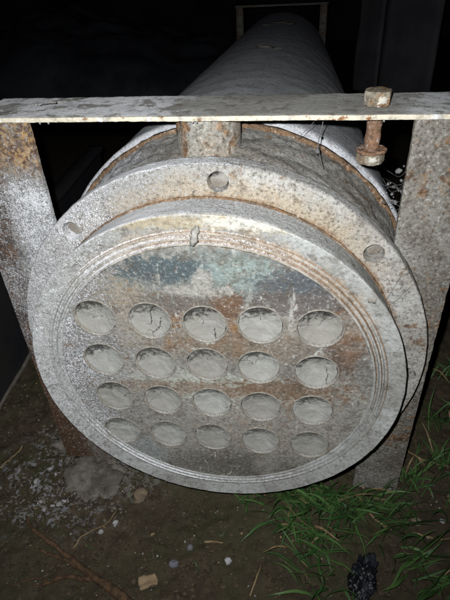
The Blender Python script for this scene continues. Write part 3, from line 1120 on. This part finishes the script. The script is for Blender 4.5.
def root_part(name, pts, r0, r1, n=40, par=None):
    P = laid(pts, 0.0015, n)
    V, F = tube(P, [(r0 + (r1 - r0) * i / (n - 1)) * (1 + 0.25 * noise.noise(P[i] * 90)) for i in range(n)], 10, 0.0012, 180)
    return link(name, V, F, mr.m, par or RT, loc=off)


rs = root_part('stem', [(-0.252, -0.058), (-0.234, -0.074), (-0.196, -0.092), (-0.162, -0.108), (-0.128, -0.124), (-0.090, -0.142), (-0.05, -0.165)], 0.0012, 0.0068, 60)
root_part('side_root', [(-0.160, -0.110), (-0.183, -0.103), (-0.205, -0.100), (-0.222, -0.094)], 0.0030, 0.0008)
root_part('side_root', [(-0.142, -0.122), (-0.168, -0.122), (-0.186, -0.132), (-0.202, -0.138)], 0.0030, 0.0012)
root_part('side_root', [(-0.186, -0.132), (-0.205, -0.130), (-0.232, -0.142)], 0.0014, 0.0007)

# dry straws
mst = Mat('dry_straw', 0.7, 0.3)
mst.color(mst.mix(mst.step(mst.noise(90, 4), 0.4, 0.6), (0.26, 0.19, 0.10), (0.16, 0.11, 0.055)))
straws = [([(-0.335, 0.0), (-0.318, 0.018), (-0.308, 0.045)], 0.0014, 'bent dry straw on soil at the steel sheet'),
          ([(-0.176, -0.09), (-0.168, -0.072), (-0.146, -0.056), (-0.138, -0.03)], 0.0008, 'thin dry stalk rising from the brown root'),
          ([(0.171, 0.004), (0.186, -0.014), (0.202, -0.024)], 0.0018, 'pale dry straw among grass before the right post'),
          ([(0.235, 0.10), (0.252, 0.082), (0.29, 0.070)], 0.0012, 'dry straw in grass beyond the right post'),
          ([(0.226, -0.024), (0.25, -0.030), (0.275, -0.027)], 0.0012, 'dry straw on soil beyond the tan pebble'),
          ([(-0.02, -0.064), (-0.003, -0.063), (0.002, -0.0625)], 0.0014, 'short dry straw on bare soil below the rim'),
          ([(0.04, -0.118), (0.046, -0.098), (0.05, -0.085)], 0.0011, 'dry straw standing by the white flake'),
          ([(0.276, 0.02), (0.29, 0.055), (0.3, 0.09)], 0.0012, 'long dry straw lying right of the right post')]
for pts, r, lab in straws:
    P = laid(pts, 0.0022, 16)
    V, F = tube(P, [r * (1 - 0.4 * i / 15) for i in range(16)], 6)
    tag(link('dry_straw', V, F, mst.m), lab, 'straw')

# loose crumbs nobody could count
def crumbs(name, label, mat, n, region, smin, smax, seed, flat=0.6):
    rnd = random.Random(seed)
    shapes = [rock((1, 0.8, flat), 70 + k, 1, 0.5, 0.4) for k in range(4)]
    V, F = [], []
    for _ in range(n):
        x = rnd.uniform(region[0], region[1])
        y = rnd.uniform(region[2], region[3])
        if noise.noise(Vector((x * 14, y * 14, seed))) < rnd.uniform(-0.5, 0.2):
            continue
        s = smin + (smax - smin) * rnd.random() ** 3
        sv, sf = rnd.choice(shapes)
        R = Matrix.Rotation(rnd.uniform(0, 6.28), 3, 'Z')
        g = on_ground(x, y) + Vector((0, 0, s * 0.2))
        k = len(V)
        V += [R @ p * s + g for p in sv]
        F += [tuple(i + k for i in f) for f in sf]
    return tag(link(name, V, F, mat, smooth=False), label, 'debris', kind='stuff')


msc = Mat('soil_crumb', 0.85, 0.2)
msc.color(msc.mix(msc.step(msc.noise(60, 4), 0.4, 0.6), (0.075, 0.058, 0.037), (0.036, 0.027, 0.017)))
crumbs('soil_crumbs', 'loose brown soil crumbs strewn over the ground', msc.m, 22000, (-0.42, 0.36, -0.19, 0.30), 0.0006, 0.0036, 1)
crumbs('mortar_grit', 'pale mortar grit strewn over the soil', mat_pale, 800, (-0.42, 0.34, -0.19, 0.25), 0.0004, 0.0017, 2)
crumbs('mortar_grit', 'dense pale mortar grit around the mortar lump', mat_lump, 1800, (-0.30, -0.12, -0.06, 0.09), 0.0006, 0.003, 3)
crumbs('straw_bits', 'tiny tan straw and leaf bits on the soil', mst.m, 500, (-0.42, 0.34, -0.19, 0.25), 0.0006, 0.0024, 4, 0.2)

# ------------------------------------------------------------------ grass
mg = Mat('grass_blade', 0.5, 0.4)
rn = mg.new('ShaderNodeObjectInfo').outputs['Random']
gc = mg.mix(rn, (0.029, 0.083, 0.022), (0.080, 0.150, 0.042))
gc = mg.mix(mg.step(mg.noise(70, 4), 0.5, 0.7, 0, 0.5), gc, (0.06, 0.11, 0.045))
gc = mg.mix(mg.step(mg.noise(30, 5, 0.7, off=(7, 7, 7)), 0.60, 0.70, 0, 0.7), gc, (0.13, 0.13, 0.05))
mg.bump(mg.noise(500, 3), 0.3, 0.0006)
mg.color(gc)
mg.b.inputs['Subsurface Weight'].default_value = 0.0


def blade_mesh(L, w, lean, curl, twist, seed):
    rnd = random.Random(seed)
    n = 12
    V, F = [], []
    p = Vector((0, 0, 0))
    ang = lean
    az = 0.0
    for i in range(n + 1):
        t = i / n
        ww = w * (0.55 + 0.9 * t if t < 0.4 else 0.91 * (1 - ((t - 0.4) / 0.6) ** 1.8)) + 0.0001
        d = Vector((math.sin(ang) * math.cos(az), math.sin(ang) * math.sin(az), math.cos(ang)))
        side = Vector((-math.sin(az), math.cos(az), 0))
        nrm = d.cross(side)
        a = twist * t
        s2 = side * math.cos(a) + nrm * math.sin(a)
        n2 = nrm * math.cos(a) - side * math.sin(a)
        V += [p - s2 * ww - n2 * ww * 0.25, p + n2 * ww * 0.28, p + s2 * ww - n2 * ww * 0.25]
        p = p + d * (L / n)
        ang = min(ang + curl / n * (0.4 + 1.2 * t), 2.0)
        az += rnd.uniform(-0.16, 0.16)
        ang += rnd.uniform(-0.10, 0.10)
    for i in range(n):
        for j in range(2):
            F.append((3 * i + j, 3 * i + j + 1, 3 * i + j + 4, 3 * i + j + 3))
    me = bpy.data.meshes.new('blade')
    me.from_pydata(V, [], F)
    me.polygons.foreach_set('use_smooth', [True] * len(me.polygons))
    me.materials.append(mg.m)
    return me


BL = [blade_mesh(random.uniform(0.035, 0.085), random.uniform(0.0009, 0.0022), random.uniform(0.15, 0.9), random.uniform(0.2, 1.8), random.uniform(-2.2, 2.2), k) for k in range(26)]

DRY = []
for me in BL:
    d = me.copy()
    d.materials[0] = mst.m
    DRY.append(d)

# x, y, blades, size, preferred direction in degrees (or None), spread, label
TUFTS = [
    (0.030, 0.004, 9, 0.80, 215, 75, 'sparse grass tuft under the lowest point of the rim'),
    (0.068, 0.006, 13, 0.9, 240, 80, 'grass tuft with arching blades under the rim beside the sparse tuft'),
    (0.098, 0.000, 15, 1.0, 250, 85, 'dense grass tuft under the rim left of the right post'),
    (0.130, 0.014, 16, 1.05, 255, 90, 'tall dense grass tuft touching the rim beside the right post'),
    (0.150, -0.006, 13, 1.0, 265, 100, 'grass tuft just before the foot of the right post'),
    (0.086, -0.034, 12, 0.85, 235, 90, 'low grass tuft on soil beyond the white flake'),
    (0.118, -0.046, 14, 0.95, 260, 110, 'spreading grass tuft behind the black plastic scrap'),
    (0.108, -0.090, 9, 0.8, 240, 120, 'thin grass tuft left of the black plastic scrap'),
    (0.192, -0.012, 8, 0.95, 300, 90, 'leaning grass tuft at the dry straw before the right post'),
    (0.216, -0.055, 8, 1.0, 290, 90, 'upright grass tuft right of the black plastic scrap'),
    (0.240, -0.085, 7, 1.0, 300, 120, 'upright thin grass tuft beyond the black plastic scrap'),
    (0.236, 0.045, 8, 0.8, 45, 120, 'grass tuft hard against the outer side of the right post'),
    (0.272, 0.075, 9, 0.9, 20, 160, 'grass tuft on soil a little right of the right post'),
    (0.290, 0.150, 9, 0.9, None, 180, 'grass tuft in shade behind the right post'),
    (0.330, 0.110, 9, 0.9, None, 180, 'grass tuft in shade farther right behind the right post'),
    (0.286, 0.010, 6, 0.8, None, 180, 'small grass tuft by the white flake right of the post'),
    (0.330, 0.250, 9, 0.9, None, 180, 'grass tuft deep in the dark behind the right post'),
    (0.186, 0.014, 11, 0.85, 265, 100, 'short grass tuft hiding the inner foot of the right post'),
    (0.212, 0.010, 9, 0.8, 290, 110, 'short grass tuft at the outer front corner of the right post'),
    (0.160, -0.125, 5, 0.8, 250, 120, 'few grass blades before the black plastic scrap'),
]
for ti, (x, y, nb, sz, pref, spread, lab) in enumerate(TUFTS):
    rnd = random.Random(100 + ti)
    T = thing('grass_tuft', lab, 'grass', on_ground(x, y), 'grass tufts around the right post')
    for b in range(int(nb * 3.6)):
        o = bpy.data.objects.new('blade', (DRY if rnd.random() < 0.07 else BL)[rnd.randrange(len(BL))])
        COL.objects.link(o)
        o.parent = T
        a = math.radians((pref if pref is not None else 0) + rnd.uniform(-spread, spread))
        bx, by = rnd.gauss(0, 0.012), rnd.gauss(0, 0.010)
        o.location = (bx, by, ground_h(x + bx, y + by) - T.location.z - 0.001)
        o.rotation_euler = (rnd.uniform(-0.15, 0.15), rnd.uniform(-0.15, 0.2), a)
        s = sz * rnd.uniform(0.6, 1.15)
        o.scale = (s, s, s)
# little seedlings on the bare soil
for k, (x, y, lab) in enumerate([(-0.023, -0.095, 'tiny green seedling on bare soil near the blue grey stone'), (-0.159, -0.085, 'tiny green leaf beside the brown root'),
                                 (-0.128, -0.014, 'tiny green sprig beside the rough tan stone'), (0.000, -0.055, 'tiny green sprig below the rim before the sparse tuft')]):
    T = thing('seedling', lab, 'seedling', on_ground(x, y))
    for b in range(3):
        o = bpy.data.objects.new('leaf', BL[(k * 3 + b) % len(BL)])
        COL.objects.link(o)
        o.parent = T
        o.location = (0, 0, -0.0005)
        o.rotation_euler = (0, 0.2, b * 2.3 + k)
        o.scale = (0.16, 0.3, 0.13)

# ------------------------------------------------------------------ dusty cobwebs and threads
mc = Mat('dusty_thread', 0.9, 0.1)
mc.color((0.12, 0.12, 0.12))


def web(name, label, strands, beads, parent=None):
    mm = ([], [])
    for pts, r in strands:
        P = curve_pts(pts, 18)
        mm = add_mesh(mm, tube(P, [r * (0.7 + 0.7 * abs(noise.noise(p * 700))) for p in P], 5, r * 0.8, 900))
    for (p, s, sd) in beads:
        V, F = rock((s, s, s), sd, 2, 0.7, 5)
        mm = add_mesh(mm, ([v + Vector(p) for v in V], F))
    return tag(link(name, mm[0], mm[1], mc.m, None, loc=AX), label, 'cobweb')


rnd = random.Random(5)
strands = []
for k in range(12):
    x0, z0 = 0.1605, rnd.uniform(0.150, 0.185)
    strands.append(([(x0, 0.034, z0), (rnd.uniform(0.150, 0.157), 0.045 + rnd.uniform(-0.01, 0.01), z0 - rnd.uniform(-0.006, 0.010)), (rnd.uniform(0.143, 0.152), 0.055, z0 - rnd.uniform(0.0, 0.014))], 0.00013))
beads = [((rnd.uniform(0.147, 0.160), rnd.uniform(0.036, 0.05), rnd.uniform(0.147, 0.182)), rnd.uniform(0.0006, 0.0013), k) for k in range(16)] + [((0.1545, 0.04, 0.180), 0.0025, 40), ((0.156, 0.038, 0.153), 0.0022, 41)]
web('cobweb', 'dusty cobweb clumps in the gap beside the right post', strands, beads)
web('cobweb', 'dusty hanging strand under the crossbar on the drum', [
    ([(0.094, 0.072, 0.223), (0.090, 0.062, 0.205), (0.088, 0.055, 0.194)], 0.0005), ([(0.0885, 0.06, 0.197), (0.091, 0.058, 0.185), (0.094, 0.05, 0.178)], 0.0004),
    ([(0.094, 0.072, 0.222), (0.080, 0.07, 0.207), (0.07, 0.06, 0.200)], 0.0003)], [((0.0885, 0.054, 0.192), 0.0022, 3), ((0.090, 0.06, 0.203), 0.0012, 4)])
web('cobweb', 'dark thread looped over the flange from the white mortar blob', [
    ([(0.137, -0.039, 0.106), (0.147, -0.018, 0.090), (0.1535, -0.0012, 0.077), (0.162, -0.0012, 0.078), (0.168, -0.0012, 0.088), (0.173, -0.0012, 0.094)], 0.0003),
    ([(0.1535, -0.0012, 0.077), (0.158, -0.0012, 0.090), (0.163, -0.0012, 0.106)], 0.00025)], [((0.1535, -0.0016, 0.077), 0.001, 6)])
